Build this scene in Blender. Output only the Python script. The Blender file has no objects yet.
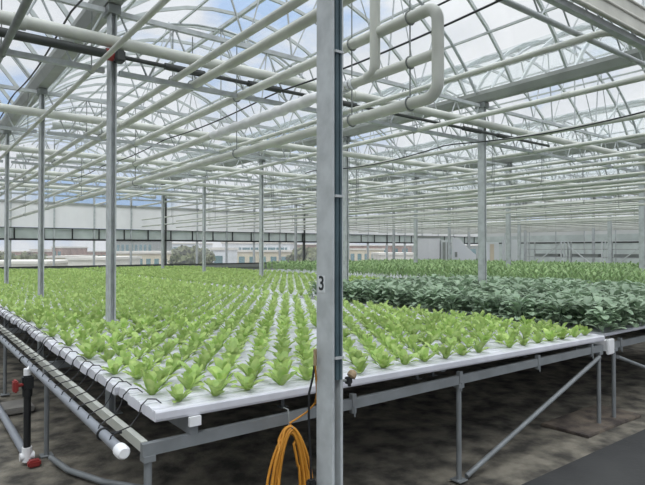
import bpy, math, random
from mathutils import Vector, Matrix
random.seed(7)
PI = math.pi
S = bpy.context.scene
COL = S.collection

# ---------------------------------------------------------------- measures
CAM = Vector((-1.661, -2.128, 1.65))
BAY, STEP = 6.07, 3.6            # bay width along X, post spacing along Y
GUT = 4.12                       # underside of the roof gutters
RISE = 1.7
FW = Vector((0.605, 0.796, 0)).normalized()
RT = Vector((0.796, -0.605, 0)).normalized()
def proj(p):                     # rough screen position of a point, to know what is in view
    d = Vector(p) - CAM
    z = d.dot(FW)
    if z < 0.1: return None
    return 322.5 + 549*d.dot(RT)/z, 249 - 549*d.z/z, z
def far(px, z, h=0.0):           # a world point z metres ahead, in the direction of a column of the photo
    p = CAM + FW*z + RT*((px-322.5)/549*z)
    return Vector((p.x, p.y, h))

# ---------------------------------------------------------------- materials
MATS = {}
def mat(name, col, rough=0.6, metal=0.0, var=0.0, scale=6.0, col2=None, bump=0.0, bscale=40.0, transl=0.0, spec=0.5, detail=4.0, rnd=0.0):
    m = bpy.data.materials.new(name); m.use_nodes = True
    nt = m.node_tree; N = nt.nodes; L = nt.links
    b = N['Principled BSDF']; out = N['Material Output']
    b.inputs['Roughness'].default_value = rough
    b.inputs['Metallic'].default_value = metal
    b.inputs['Specular IOR Level'].default_value = spec
    c1 = (*col, 1)
    tc = N.new('ShaderNodeTexCoord')
    colsock = None
    if col2 or var:
        no = N.new('ShaderNodeTexNoise'); no.inputs['Scale'].default_value = scale; no.inputs['Detail'].default_value = detail
        L.new(tc.outputs['Object'], no.inputs['Vector'])
        r = N.new('ShaderNodeValToRGB')
        r.color_ramp.elements[0].position = 0.36; r.color_ramp.elements[1].position = 0.64
        a = col2 if col2 else tuple(x*(1-var) for x in col)
        r.color_ramp.elements[0].color = (*a, 1); r.color_ramp.elements[1].color = c1
        L.new(no.outputs['Fac'], r.inputs['Fac']); colsock = r.outputs['Color']
    if rnd:
        oi = N.new('ShaderNodeObjectInfo'); mr = N.new('ShaderNodeMapRange')
        mr.inputs['To Min'].default_value = 1-rnd; mr.inputs['To Max'].default_value = 1+rnd
        L.new(oi.outputs['Random'], mr.inputs['Value'])
        hs = N.new('ShaderNodeHueSaturation'); hs.inputs['Color'].default_value = c1
        if colsock: L.new(colsock, hs.inputs['Color'])
        L.new(mr.outputs['Result'], hs.inputs['Value']); colsock = hs.outputs['Color']
    if colsock: L.new(colsock, b.inputs['Base Color'])
    else: b.inputs['Base Color'].default_value = c1
    if bump:
        n2 = N.new('ShaderNodeTexNoise'); n2.inputs['Scale'].default_value = bscale; n2.inputs['Detail'].default_value = 5
        L.new(tc.outputs['Object'], n2.inputs['Vector'])
        bp = N.new('ShaderNodeBump'); bp.inputs['Strength'].default_value = bump; bp.inputs['Distance'].default_value = 0.02
        L.new(n2.outputs['Fac'], bp.inputs['Height']); L.new(bp.outputs['Normal'], b.inputs['Normal'])
    if transl:
        t = N.new('ShaderNodeBsdfTranslucent'); t.inputs['Color'].default_value = c1
        if colsock: L.new(colsock, t.inputs['Color'])
        mx = N.new('ShaderNodeMixShader'); mx.inputs[0].default_value = transl
        L.new(b.outputs[0], mx.inputs[1]); L.new(t.outputs[0], mx.inputs[2]); L.new(mx.outputs[0], out.inputs['Surface'])
    MATS[name] = m; return m
def glass(name, fac_gloss, fac_white, tint, white=(0.7, 0.72, 0.72)):
    m = bpy.data.materials.new(name); m.use_nodes = True
    nt = m.node_tree; N = nt.nodes; L = nt.links
    N.remove(N['Principled BSDF']); out = N['Material Output']
    t = N.new('ShaderNodeBsdfTransparent'); t.inputs['Color'].default_value = (*tint, 1)
    g = N.new('ShaderNodeBsdfGlossy'); g.inputs['Roughness'].default_value = 0.05
    tr = N.new('ShaderNodeBsdfTranslucent'); tr.inputs['Color'].default_value = (*white, 1)
    m1 = N.new('ShaderNodeMixShader'); m1.inputs[0].default_value = fac_gloss
    L.new(t.outputs[0], m1.inputs[1]); L.new(g.outputs[0], m1.inputs[2])
    m2 = N.new('ShaderNodeMixShader')
    no = N.new('ShaderNodeTexNoise'); no.inputs['Scale'].default_value = 1.3; no.inputs['Detail'].default_value = 4
    tc = N.new('ShaderNodeTexCoord'); L.new(tc.outputs['Object'], no.inputs['Vector'])
    mm = N.new('ShaderNodeMath'); mm.operation = 'MULTIPLY'; mm.inputs[1].default_value = fac_white*2
    L.new(no.outputs['Fac'], mm.inputs[0]); L.new(mm.outputs[0], m2.inputs[0])
    L.new(m1.outputs[0], m2.inputs[1]); L.new(tr.outputs[0], m2.inputs[2]); L.new(m2.outputs[0], out.inputs['Surface'])
    MATS[name] = m; return m

galv = mat('galvanised_steel', (0.50, 0.525, 0.525), 0.6, 0.05, var=0.22, scale=9, bump=0.05)
galvd = mat('weathered_steel', (0.25, 0.27, 0.26), 0.6, 0.2, var=0.3, scale=5)
alu = mat('roof_aluminium', (0.50, 0.53, 0.51), 0.5, 0.15, var=0.15, scale=3)
gutm = mat('gutter_metal', (0.36, 0.375, 0.35), 0.6, 0.1, var=0.25, scale=2)
pipew = mat('cream_painted_pipe', (0.56, 0.57, 0.51), 0.5, 0.0, var=0.18, scale=2.5)
bench = mat('bench_steel', (0.23, 0.245, 0.25), 0.55, 0.2, var=0.2, scale=6)
black = mat('black_plastic', (0.012, 0.013, 0.014), 0.5)
darkp = mat('dark_pipe', (0.045, 0.05, 0.045), 0.55, var=0.3)
white = mat('white_plastic', (0.80, 0.80, 0.80), 0.4, var=0.06, scale=8)
channelm = mat('white_channel_plastic', (0.66, 0.66, 0.70), 0.4, var=0.12, scale=7, rnd=0.05)
pvc = mat('grey_pvc', (0.24, 0.255, 0.28), 0.4, var=0.12)
red = mat('red_plastic', (0.24, 0.025, 0.022), 0.5)
teal = mat('teal_cable_sheath', (0.06, 0.10, 0.115), 0.5, var=0.25, scale=12)
orange = mat('orange_cord', (0.62, 0.27, 0.03), 0.5, var=0.12)
tan = mat('tan_rubber', (0.36, 0.26, 0.15), 0.6, var=0.3, scale=60)
sticker = mat('sticker_white', (0.62, 0.64, 0.64), 0.5)
soil = mat('bare_soil', (0.21, 0.19, 0.15), 0.95, scale=4.5, col2=(0.045, 0.041, 0.034), bump=1.0, bscale=14, detail=12)
slab = mat('dark_aisle_concrete', (0.040, 0.040, 0.038), 0.9, scale=1.4, col2=(0.024, 0.024, 0.024), bump=0.15, bscale=30)
board = mat('worn_board', (0.16, 0.13, 0.10), 0.9, scale=5, col2=(0.05, 0.04, 0.035), bump=0.4)
lett = mat('lettuce_leaf', (0.50, 0.62, 0.21), 0.45, scale=22, col2=(0.32, 0.48, 0.13), transl=0.3, rnd=0.16, spec=0.4)
basil = mat('dark_leaf', (0.32, 0.41, 0.28), 0.5, scale=9, col2=(0.21, 0.30, 0.19), transl=0.25, rnd=0.2, spec=0.4)
herb = mat('herb_leaf', (0.31, 0.42, 0.19), 0.6, scale=9, col2=(0.20, 0.31, 0.13), transl=0.25, rnd=0.2, spec=0.3)
stemm = mat('plant_stem', (0.20, 0.30, 0.10), 0.6)
blind = mat('white_fabric', (0.74, 0.75, 0.73), 0.9, var=0.05, scale=1.5, transl=0.45)
frost = mat('frosted_panel', (0.66, 0.71, 0.68), 0.6, var=0.15, scale=2, transl=0.4)
rackm = mat('rack_white_steel', (0.62, 0.65, 0.64), 0.5)
greyp = mat('grey_panel', (0.26, 0.28, 0.26), 0.6, var=0.1)
panelw = mat('white_panel', (0.66, 0.67, 0.68), 0.6, var=0.04)
gl = glass('roof_glass', 0.07, 0.05, (0.93, 0.95, 0.95))
glw = glass('wall_glass', 0.05, 0.07, (0.95, 0.96, 0.96))
beige = mat('beige_render', (0.62, 0.55, 0.42), 0.9, var=0.12, scale=0.3)
brick = mat('brick_render', (0.36, 0.24, 0.20), 0.9, var=0.25, scale=0.5)
cream = mat('cream_render', (0.66, 0.63, 0.57), 0.9, var=0.12, scale=0.4)
bwhite = mat('white_render', (0.70, 0.72, 0.74), 0.9, var=0.1, scale=0.3)
bglass = mat('window_glass', (0.16, 0.27, 0.29), 0.2, 0.0, var=0.3, scale=0.4)
tree_m = mat('tree_foliage', (0.17, 0.18, 0.09), 0.9, col2=(0.09, 0.10, 0.055), scale=0.6)
bark = mat('tree_bark', (0.12, 0.09, 0.07), 0.9)
groundm = mat('city_ground', (0.30, 0.29, 0.26), 0.95, var=0.3, scale=0.05)

# ---------------------------------------------------------------- mesh builder
class MB:
    def __init__(s): s.v = []; s.f = []; s.sm = []
    def add(s, v, f, smooth=False):
        o = len(s.v); s.v += [tuple(x) for x in v]
        s.f += [tuple(i+o for i in q) for q in f]; s.sm += [smooth]*len(f); return s
    def box(s, x0, x1, y0, y1, z0, z1, b=0.0):
        if b <= 0:
            v = [(x0,y0,z0),(x1,y0,z0),(x1,y1,z0),(x0,y1,z0),(x0,y0,z1),(x1,y0,z1),(x1,y1,z1),(x0,y1,z1)]
            return s.add(v, [(0,3,2,1),(4,5,6,7),(0,1,5,4),(1,2,6,5),(2,3,7,6),(3,0,4,7)])
        # chamfered box: 24 corner points
        import bmesh
        bm = bmesh.new()
        bmesh.ops.create_cube(bm, size=1)
        for q in bm.verts: q.co = Vector(((x0+x1)/2+q.co.x*(x1-x0), (y0+y1)/2+q.co.y*(y1-y0), (z0+z1)/2+q.co.z*(z1-z0)))
        bmesh.ops.bevel(bm, geom=bm.edges[:], offset=b, segments=2, affect='EDGES')
        bm.verts.index_update()
        v = [q.co[:] for q in bm.verts]; f = [[q.index for q in g.verts] for g in bm.faces]
        bm.free(); return s.add(v, f)
    def tube(s, pts, r, n=8, cap=True, rs=None):
        pts = [Vector(p) for p in pts]; K = len(pts)
        rs = rs or [r]*K
        t0 = (pts[1]-pts[0]).normalized()
        u = t0.orthogonal().normalized()
        V = []; F = []
        for i, p in enumerate(pts):
            if i == 0: t = pts[1]-pts[0]
            elif i == K-1: t = pts[-1]-pts[-2]
            else: t = (pts[i+1]-p).normalized()+(p-pts[i-1]).normalized()
            if t.length < 1e-9: t = t0
            t.normalize(); u = u - t*u.dot(t)
            if u.length < 1e-6: u = t.orthogonal()
            u.normalize(); w = t.cross(u); t0 = t
            for j in range(n):
                a = 2*PI*j/n; V.append(p + (u*math.cos(a)+w*math.sin(a))*rs[i])
        for i in range(K-1):
            for j in range(n):
                F.append((i*n+j, i*n+(j+1) % n, (i+1)*n+(j+1) % n, (i+1)*n+j))
        s.add(V, F, True)
        if cap:
            s.add(V[:n], [tuple(range(n-1, -1, -1))]); s.add(V[-n:], [tuple(range(n))])
        return s
    def bar(s, a, b, w, h=None):        # square bar between two points
        h = h or w; a = Vector(a); b = Vector(b); t = (b-a).normalized()
        up = Vector((0,0,1)) if abs(t.z) < 0.95 else Vector((1,0,0))
        u = t.cross(up).normalized()*w/2; k = u.cross(t).normalized()*h/2
        v = [a-u-k, a+u-k, a+u+k, a-u+k, b-u-k, b+u-k, b+u+k, b-u+k]
        return s.add(v, [(0,1,2,3),(7,6,5,4),(0,4,5,1),(1,5,6,2),(2,6,7,3),(3,7,4,0)])
    def ball(s, c, r, n=10, sz=1.0):
        V = []; F = []; R = n//2
        for i in range(R+1):
            th = PI*i/R
            for j in range(n):
                a = 2*PI*j/n; V.append((c[0]+r*math.sin(th)*math.cos(a), c[1]+r*math.sin(th)*math.sin(a), c[2]+r*sz*math.cos(th)))
        for i in range(R):
            for j in range(n): F.append((i*n+j, (i+1)*n+j, (i+1)*n+(j+1) % n, i*n+(j+1) % n))
        return s.add(V, F, True)
    def mesh(s, name, m):
        me = bpy.data.meshes.new(name); me.from_pydata(s.v, [], s.f)
        me.polygons.foreach_set('use_smooth', s.sm); me.materials.append(m); me.update(); return me
    def obj(s, name, m, parent=None, loc=(0,0,0)):
        o = bpy.data.objects.new(name, s.mesh(name, m)); COL.objects.link(o)
        o.location = loc
        if parent: o.parent = parent
        return o
def tag(o, label=None, cat=None, group=None, kind=None):
    if label: o['label'] = label
    if cat: o['category'] = cat
    if group: o['group'] = group
    if kind: o['kind'] = kind
    return o
def empty(name, loc=(0,0,0), label=None, cat=None, group=None, kind=None):
    o = bpy.data.objects.new(name, None); COL.objects.link(o); o.location = loc
    return tag(o, label, cat, group, kind)
def share(src, parent=None, loc=(0,0,0), rz=0, sc=1):
    o = src.copy(); COL.objects.link(o); o.parent = parent; o.location = loc
    o.rotation_euler = (0,0,rz); o.scale = (sc, sc, sc); return o
def copy_tree(root, loc):
    r = root.copy(); COL.objects.link(r); r.location = loc
    for ch in root.children:
        c = ch.copy(); COL.objects.link(c); c.parent = r
        for g in ch.children:
            d = g.copy(); COL.objects.link(d); d.parent = c
    return r
ORD = ['first','second','third','fourth','fifth','sixth','seventh','eighth','ninth','tenth','eleventh','twelfth','thirteenth',
       'fourteenth','fifteenth','sixteenth','seventeenth','eighteenth','nineteenth','twentieth']
def od(i):
    if i < 20: return ORD[i]
    t = {2:'twenty',3:'thirty',4:'forty',5:'fifty'}[(i+1)//10]
    return t.replace('ty', 'tieth') if (i+1) % 10 == 0 else t+'-'+ORD[(i+1) % 10-1]
def arc(c, r, a0, a1, n, ax1, ax2):
    c = Vector(c); ax1 = Vector(ax1); ax2 = Vector(ax2)
    return [c + ax1*r*math.cos(a0+(a1-a0)*i/n) + ax2*r*math.sin(a0+(a1-a0)*i/n) for i in range(n+1)]

YEND = 6*STEP            # rear wall
X0, X1 = -BAY, 5*BAY     # side walls
Y0 = -3*STEP             # front end of the roof (behind the camera)

# ---------------------------------------------------------------- floor
def grid_floor():
    m = MB(); nx, ny = 150, 110
    xs = [X0+(X1-X0)*(i/nx)**1.3 if False else X0+(X1-X0)*i/nx for i in range(nx+1)]
    ys = [0.08+(YEND-0.08)*j/ny for j in range(ny+1)]
    V = []
    for y in ys:
        for x in xs:
            V.append((x, y, -0.012+0.011*math.sin(3.1*x+1.3*y)*math.cos(2.3*y-x)))
    F = [(j*(nx+1)+i, j*(nx+1)+i+1, (j+1)*(nx+1)+i+1, (j+1)*(nx+1)+i) for j in range(ny) for i in range(nx)]
    m.add(V, F, True); return m
tag(grid_floor().obj('floor', soil), 'bare brown soil floor under the benches', 'floor', kind='structure')
tag(MB().box(X0, X1, Y0, 0.09, -0.1, 0.012).obj('floor', slab), 'smooth dark concrete aisle in the bottom right corner', 'floor', kind='structure')

# ---------------------------------------------------------------- posts
PW, PD = 0.066, 0.125
def post_profile(z0, z1):
    m = MB(); w, d = PW/2, PD/2; lip, dep = 0.014, 0.05
    P = [(-w,-d),(-w+lip,-d),(-w+lip,-d+dep),(w-lip,-d+dep),(w-lip,-d),(w,-d),(w,d),(-w,d)]
    V = [(x,y,z0) for x,y in P]+[(x,y,z1) for x,y in P]; n = len(P)
    F = [(i,(i+1) % n,(i+1) % n+n,i+n) for i in range(n)]
    m.add(V, F); m.add([(x,y,z1) for x,y in P], [(0,1,2,7),(2,3,6,7),(3,4,5,6)])
    return m
POSTLAB = {(0,0):'thick galvanised post numbered 3, standing in the foreground before the bench',
 (0,1):'galvanised post rising through the lettuce at left, second in line after the numbered post',
 (0,2):'galvanised post third in line after the numbered post, in lettuce near the left edge',
 (0,3):'slim grey post at the extreme left edge, fourth in the numbered post line',
 (1,1):'galvanised post standing among the dark leafy plants right of the centre',
 (1,2):'pale post seen just right of the numbered foreground post',
 (1,3):'thin post standing in the far lettuce just left of the numbered foreground post',
 (1,4):'thin post in the far lettuce, left of the one nearest the foreground post',
 (1,5):'thin post close to the rear windows above the left lettuce field',
 (2,1):'post cut by the right edge of the photo above the leafy plants'}
base = None
for i in range(0, 5):
    for k in range(0, 6):
        lab = POSTLAB.get((i,k)) or 'thin far post, %s along the %s line of posts counted from the numbered one' % (od(k), od(i))
        e = empty('support_post', (i*BAY, k*STEP, 0.012 if k == 0 else 0.0), lab, 'post', 'roof posts')
        if base is None:
            base = post_profile(0, GUT-0.012).obj('column', galv, e)
            bp = MB().box(-0.09, 0.09, -0.11, 0.11, 0, 0.012).obj('base_plate', galvd, e)
            hd = MB().box(-0.06, 0.06, -0.10, 0.10, GUT-0.10, GUT-0.012).obj('head_bracket', galvd, e)
            P0 = e
        else:
            for q in (base, bp, hd): share(q, e)
# number 3 plate on the foreground post
pl = MB().box(-PW/2-0.0015, -PW/2, -0.006, 0.048, 1.425, 1.508).obj('number_plate', sticker, P0); pl['label'] = 'pale plate with a black 3'
cu = bpy.data.curves.new('digit', 'FONT'); cu.body = '3'; cu.size = 0.098; cu.extrude = 0.0006; cu.align_x = 'CENTER'; cu.align_y = 'CENTER'; cu.offset = 0.0016
tmp = bpy.data.objects.new('digit_tmp', cu); COL.objects.link(tmp)
bpy.context.view_layer.update()
me = bpy.data.meshes.new_from_object(tmp.evaluated_get(bpy.context.evaluated_depsgraph_get()))
bpy.data.objects.remove(tmp)
dg = bpy.data.objects.new('number', me); COL.objects.link(dg); me.materials.clear(); me.materials.append(black)
dg.parent = pl
# text x -> -Y, text y -> Z, normal -> -X
dg.matrix_local = Matrix.Translation((-PW/2-0.0022, 0.021, 1.467)) @ Matrix(((0,0,-1,0),(-1,0,0,0),(0,1,0,0),(0,0,0,1)))

# teal cable in the slot of the foreground post
m = MB(); m.tube([(0.004,-0.052,1.02),(0.003,-0.050,1.4),(0.004,-0.052,2.2),(0.002,-0.05,3.0),(0.004,-0.052,4.05)], 0.0135, 8)
c = tag(m.obj('power_cable', teal), 'dark teal cable running down the slot of the numbered foreground post', 'cable')
c2 = MB().tube([(0.020,-0.062,1.02),(0.020,-0.062,2.0),(0.021,-0.061,4.0)], 0.007, 6).obj('wire', teal, c)
for z in (1.12, 1.9, 2.6, 3.2):
    MB().box(-0.018, 0.032, -0.072, -0.062, z, z+0.012).obj('clamp', galv, c)
# tap with a tan knob on that post
e = empty('garden_tap', (0.033, -0.05, 1.01), 'small black tap with round tan knob on the right side of the numbered post', 'tap')
MB().tube([(0,0,0),(0.02,0,-0.002),(0.035,0,-0.004)], 0.007, 8).obj('arm', galvd, e)
m = MB(); m.box(0.03, 0.062, -0.014, 0.014, -0.022, 0.012, 0.004); m.tube([(0.05,0,-0.015),(0.052,0,-0.035)], 0.009, 8); m.obj('body', black, e)
MB().tube([(0.058,-0.004,0.012),(0.066,-0.004,0.020)], 0.023, 14).ball((0.066,-0.004,0.022), 0.023, 12).obj('knob', tan, e)

# ---------------------------------------------------------------- roof gutters
for i in range(-1, 6):
    m = MB(); x = i*BAY
    P = [(-0.13,0.16),(-0.13,0.10),(-0.07,0.0),(0.07,0.0),(0.13,0.10),(0.13,0.16),(0.11,0.16),(0.055,0.03),(-0.055,0.03),(-0.11,0.16)]
    V = [(px,Y0,pz) for px,pz in P]+[(px,YEND,pz) for px,pz in P]; n = len(P)
    m.add(V, [(q,(q+1) % n,(q+1) % n+n,q+n) for q in range(n)])
    e = empty('roof_gutter', (x, 0, GUT), 'long folded metal roof gutter over the %s line of posts' % (od(i) if i >= 0 else 'leftmost hidden'), 'gutter', 'roof gutters')
    m.obj('trough', gutm, e)

# ---------------------------------------------------------------- arched glass roof, one vault per bay
R_ = ((BAY/2)**2+RISE**2)/(2*RISE)
HALF = BAY/2-0.10
A_ = math.asin(HALF/R_)
def vault(th, off=0.0):        # th 0..1 across
    a = -A_+2*A_*th
    zc = GUT+0.17-R_*math.cos(A_)
    return ((R_+off)*math.sin(a), zc+(R_+off)*math.cos(a))
NB = 14
bars = [Y0+0.25+0.9*q for q in range(int((YEND-Y0)/0.9)+1) if Y0+0.25+0.9*q < YEND-0.1]
barmesh = MB()
for q in range(NB):
    (xa, za), (xb, zb) = vault(q/NB), vault((q+1)/NB)
    barmesh.bar((xa,0,za), (xb,0,zb), 0.035, 0.055)
barme = barmesh.mesh('glazing_bar', alu)
vm = MB(); V = []; 
for q in range(NB*2+1):
    x, z = vault(q/(NB*2), 0.035); V += [(x,Y0,z),(x,YEND,z)]
vm.add(V, [(2*q,2*q+1,2*q+3,2*q+2) for q in range(NB*2)], True)
vme = vm.mesh('glass_vault', gl)
purl = []
for t in (0.13, 0.26, 0.38, 0.5, 0.62, 0.74, 0.87):
    x, z = vault(t, -0.035)
    w = 0.032 if t != 0.5 else 0.06
    purl.append(MB().box(x-w/2, x+w/2, Y0, YEND, z-w/2, z+w/2).mesh('purlin', alu))
for i in range(-1, 5):
    e = empty('ceiling', ((i+0.5)*BAY, 0, 0), 'arched glass roof vault of the %s bay' % od(i+1), 'roof', None, 'structure')
    o = bpy.data.objects.new('glass_vault', vme); COL.objects.link(o); o.parent = e
    for y in bars:
        o = bpy.data.objects.new('glazing_bar', barme); COL.objects.link(o); o.parent = e; o.location = (0, y, 0)
    for pm in purl:
        o = bpy.data.objects.new('purlin', pm); COL.objects.link(o); o.parent = e

# ---------------------------------------------------------------- lattice trusses across each bay
ZB, ZT = 3.45, 4.06
def truss_parts(e):
    L = BAY-0.15; h = L/2
    MB().bar((-h,0,ZT), (h,0,ZT), 0.05).obj('top_chord', galv, e)
    MB().bar((-h,0,ZB), (h,0,ZB), 0.05).obj('bottom_chord', galv, e)
    m = MB(); n = 10
    for q in range(n):
        xa = -h+L*q/n; xb = -h+L*(q+1)/n; xm = (xa+xb)/2
        m.tube([(xa,0,ZT),(xm,0,ZB)], 0.011, 6, False); m.tube([(xm,0,ZB),(xb,0,ZT)], 0.011, 6, False)
    m.obj('lattice', galv, e)
    m = MB()
    for t, s in ((0.2,0.25),(0.35,0.36),(0.5,0.5),(0.65,0.64),(0.8,0.75)):
        x, z = vault(t, -0.03); m.tube([(-h+L*s,0,ZT),(x,0,z)], 0.013, 6, False)
    m.tube([(-h+L*0.25,0,ZT),(vault(0.35)[0],0,vault(0.35)[1]-.03)], 0.009, 6, False)
    m.tube([(-h+L*0.75,0,ZT),(vault(0.65)[0],0,vault(0.65)[1]-.03)], 0.009, 6, False)
    m.tube([(-h+L*0.36,0,ZT),(vault(0.5)[0],0,vault(0.5)[1]-.03)], 0.009, 6, False)
    m.tube([(-h+L*0.64,0,ZT),(vault(0.5)[0],0,vault(0.5)[1]-.03)], 0.009, 6, False)
    m.obj('roof_strut', galv, e)
    m = MB()
    for q in range(NB):
        (xa, za), (xb, zb) = vault(q/NB, -0.06), vault((q+1)/NB, -0.06)
        m.tube([(xa,0,za),(xb,0,zb)], 0.025, 8, False)
    m.obj('arch_tube', galv, e)
proto = None
for i in range(-1, 5):
    for k in range(-1, 6):
        lab = 'steel lattice roof truss crossing the %s bay at the %s post back' % (od(i+1), od(k+1)) if k >= 0 else 'steel lattice roof truss crossing the %s bay behind the viewer' % od(i+1)
        if proto is None:
            e = proto = empty('roof_truss', ((i+0.5)*BAY, k*STEP, 0), lab, 'truss', 'roof trusses'); truss_parts(e)
        else:
            e = copy_tree(proto, ((i+0.5)*BAY, k*STEP, 0)); e['label'] = lab

# wide pale beam with folded shade screen at the near truss, upper right corner
m = MB()
m.box(0.2, BAY-0.15, -0.075, -0.035, 3.47, 3.71, 0.012)
for zz in (3.475, 3.59, 3.705): m.tube([(0.2,-0.075,zz),(BAY-0.15,-0.075,zz)], 0.013, 8)
e = tag(m.obj('shade_screen', mat('folded_screen', (0.62,0.61,0.54), 0.8, var=0.2, scale=3), None), 'wide pale grey folded screen bundle along the near truss, top right corner', 'screen')
e = empty('lattice_girder', (0.12, 0.42, ZB+0.15), 'slim lattice girder just behind the folded screen, upper right', 'girder')
MB().tube([(0,0,0),(5.9,0,0)], 0.026, 8).obj('lower_tube', galv, e)
MB().tube([(0,0,0.3),(5.9,0,0.3)], 0.02, 8).obj('upper_tube', galv, e)
m = MB(); pp = []
for q in range(25): pp.append((5.9*q/24, 0, 0.3*(q % 2)))
m.tube(pp, 0.009, 6); m.obj('lattice', galv, e)
# pale screen bundles behind the farther trusses
bundle = mat('pale_screen_fabric', (0.62,0.64,0.60), 0.85, var=0.2, scale=3)
for i in range(0, 5):
    for k in (2, 3, 4, 5):
        pts = [(0.2+ (BAY-0.4)*q/24, 0.22+0.02*math.sin(q*2.1+k), 3.62+0.02*math.sin(q*1.3+i)) for q in range(25)]
        m = MB(); m.tube(pts, 0.06, 8, True, [0.05+0.02*math.sin(q*1.7+i*2+k) for q in range(25)])
        e = tag(m.obj('thermal_screen', bundle, None, (i*BAY, k*STEP, 0)), 'pale bundled thermal screen beside the truss of the %s bay at the %s post back' % (od(i+1), od(k+1)), 'screen', 'bundled thermal screens')

# ---------------------------------------------------------------- pipes
HCACHE = {}
def hanger(parent, loc, r, top):
    key = (round(r,4), round(top,3))
    if key not in HCACHE:
        m = MB(); m.tube([(0,0,r*0.7),(0,0,top)], 0.006, 5, False)
        ring = arc((0,0,0), r+0.007, 0, 2*PI, 12, (1,0,0), (0,0,1))
        for a in range(12): m.tube(ring[a:a+2], 0.006, 5, False)
        HCACHE[key] = m.mesh('pipe_hanger', galvd)
    o = bpy.data.objects.new('pipe_hanger', HCACHE[key]); COL.objects.link(o); o.parent = parent; o.location = loc
CCACHE = {}
def collar(parent, loc, r, ax, m_):
    key = (r, ax, m_.name)
    if key not in CCACHE: CCACHE[key] = MB().tube([(0,0,0), (0,0.09,0) if ax == 'y' else (0.1,0,0)], r, 12).mesh('collar', m_)
    o = bpy.data.objects.new('collar', CCACHE[key]); COL.objects.link(o); o.parent = parent; o.location = loc
def run_pipe(name, pts, r, label, group, material=pipew, hang=True, cat='pipe'):
    o = empty(name, pts[0], label, cat, group)
    rel = [Vector(p)-Vector(pts[0]) for p in pts]
    MB().tube(rel, r, 12).obj('pipe_run', material, o)
    p0, p1 = Vector(pts[0]), Vector(pts[-1]); L = abs(p1.y-p0.y); sgn = 1 if p1.y > p0.y else -1
    if hang:
        y = math.ceil((p0.y+0.2)/STEP)*STEP
        while y < p1.y:
            hanger(o, (0, y+0.06-p0.y, 0), r, ZT-p0.z-0.02); y += STEP
    q = 2.7
    while q < L-1 and abs(p1.x-p0.x) < 0.1: collar(o, (0,q,0), r*1.16, 'y', material); q += 5.4
    return o
ZC = 1.65
YE = YEND-0.25
# U-shaped header loop at the top centre
ux, uy = 3.12-1.661, 0.57
zt, zb, zm = ZC+1.80, ZC+1.13, ZC+1.45
r = 0.046; R = 0.11
e = empty('header_pipe', (0,0,0), 'thick cream pipe bent into a U loop with a tee at the top centre', 'pipe')
pts = [(ux,YE,zt),(ux,uy+R,zt)]
pts += arc((ux,uy+R,zt-R), R, PI/2, PI, 6, (0,1,0), (0,0,1))[1:]
pts += arc((ux,uy+R,zb+R), R, PI, 1.5*PI, 6, (0,1,0), (0,0,1))
pts += [(ux,YE,zb)]
MB().tube(pts, r, 14).obj('loop_pipe', pipew, e)
MB().tube([(ux,uy,zm),(ux,uy+0.3,zm),(ux,9.0,zm),(ux,YE,zm)], 0.040, 14).obj('middle_pipe', pipew, e)
uy2 = 3.357-2.128
MB().tube([(ux-0.02,uy2+0.1,zm)]+[(ux-0.02,uy2+0.02,zm+0.02),(ux-0.02,uy2,zm+0.08),(ux-0.02,uy2,GUT+0.5),(ux-0.02,uy2,GUT+0.95)], 0.044, 14).obj('riser_pipe', pipew, e)
m = MB()
for y in (0.85, 1.55, 3.66, 7.26, 10.86, 14.46, 18.06):
    hanger(e, (ux,y,zt), r, ZT-zt)
    hanger(e, (ux,y,zm), 0.04, zt-r-zm-0.01)
    hanger(e, (ux,y,zb), r, zm-0.045-zb)
m = MB()
for q in range(7): m.tube([(ux,uy+0.95+0.05*q,zm),(ux,uy+0.975+0.05*q,zm)], 0.052-0.004*(q % 2), 12)
m.obj('pipe_coupling', bwhite, e)
m = MB()
pp = []
for q in range(30): pp.append((ux+0.008*math.sin(q*1.9), uy2+0.45+0.09*q, zm+0.006*math.sin(q*2.7)))
m.tube(pp, 0.07, 10, True, [0.056+0.006*math.sin(q*2.3) for q in range(30)])
m.obj('insulation_wrap', mat('white_insulation', (0.74,0.74,0.74), 0.8, var=0.12, scale=8), e)
# long pipes over the left bay
G = 'long cream pipes running to the rear wall'
LP = [(2.56, 1.84, 0.047, 'stout cream pipe nearest the numbered post, running down to the left'),
      (2.33, 1.86, 0.036, 'slimmer cream pipe just above the stout one left of the numbered post'),
      (1.48, 1.80, 0.025, 'thin pipe crossing before the second post in the upper left'),
      (0.69, 1.80, 0.030, 'dark greenish pipe cutting the upper left corner'),]
for a, H, rr, lab in LP:
    x = a-1.661; st = -2.0 if a > 1 else -0.6
    if a == 0.69: st = -1.2
    run_pipe('heating_pipe', [(x, st, ZC+H), (x, 8, ZC+H-0.01), (x, YE, ZC+H)], rr, lab, G, galvd if a == 0.69 else pipew)
# the pipe that elbows into a cross pipe at the top right
x = 4.68-1.661; yb = 0.062
run_pipe('heating_pipe', [(x,YE,ZC+1.83),(x,yb+0.12,ZC+1.83)] + arc((x+0.12,yb+0.12,ZC+1.83), 0.12, PI, 1.5*PI, 5, (1,0,0), (0,1,0)) + [(x+0.8,yb,ZC+1.83),(x+5,yb,ZC+1.83)],
         0.030, 'cream pipe that elbows sideways under the truss at the top right', G, hang=False)
k = 0
RP = []
a = 6.15
while a < 30:
    RP.append((a, 1.80, 0.034)); a += 1.54
for a, H, rr in RP:
    x = a-1.661
    if abs((x/BAY)-round(x/BAY))*BAY < 0.12: x += 0.2
    run_pipe('heating_pipe', [(x, -1.5, ZC+H), (x, 9, ZC+H-0.01), (x, YE, ZC+H)], rr, '%s cream pipe of the high level above the right-hand benches, counted from the left' % od(k), 'high pipes over the right benches'); k += 1
k = 0; a = 8.1
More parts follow.
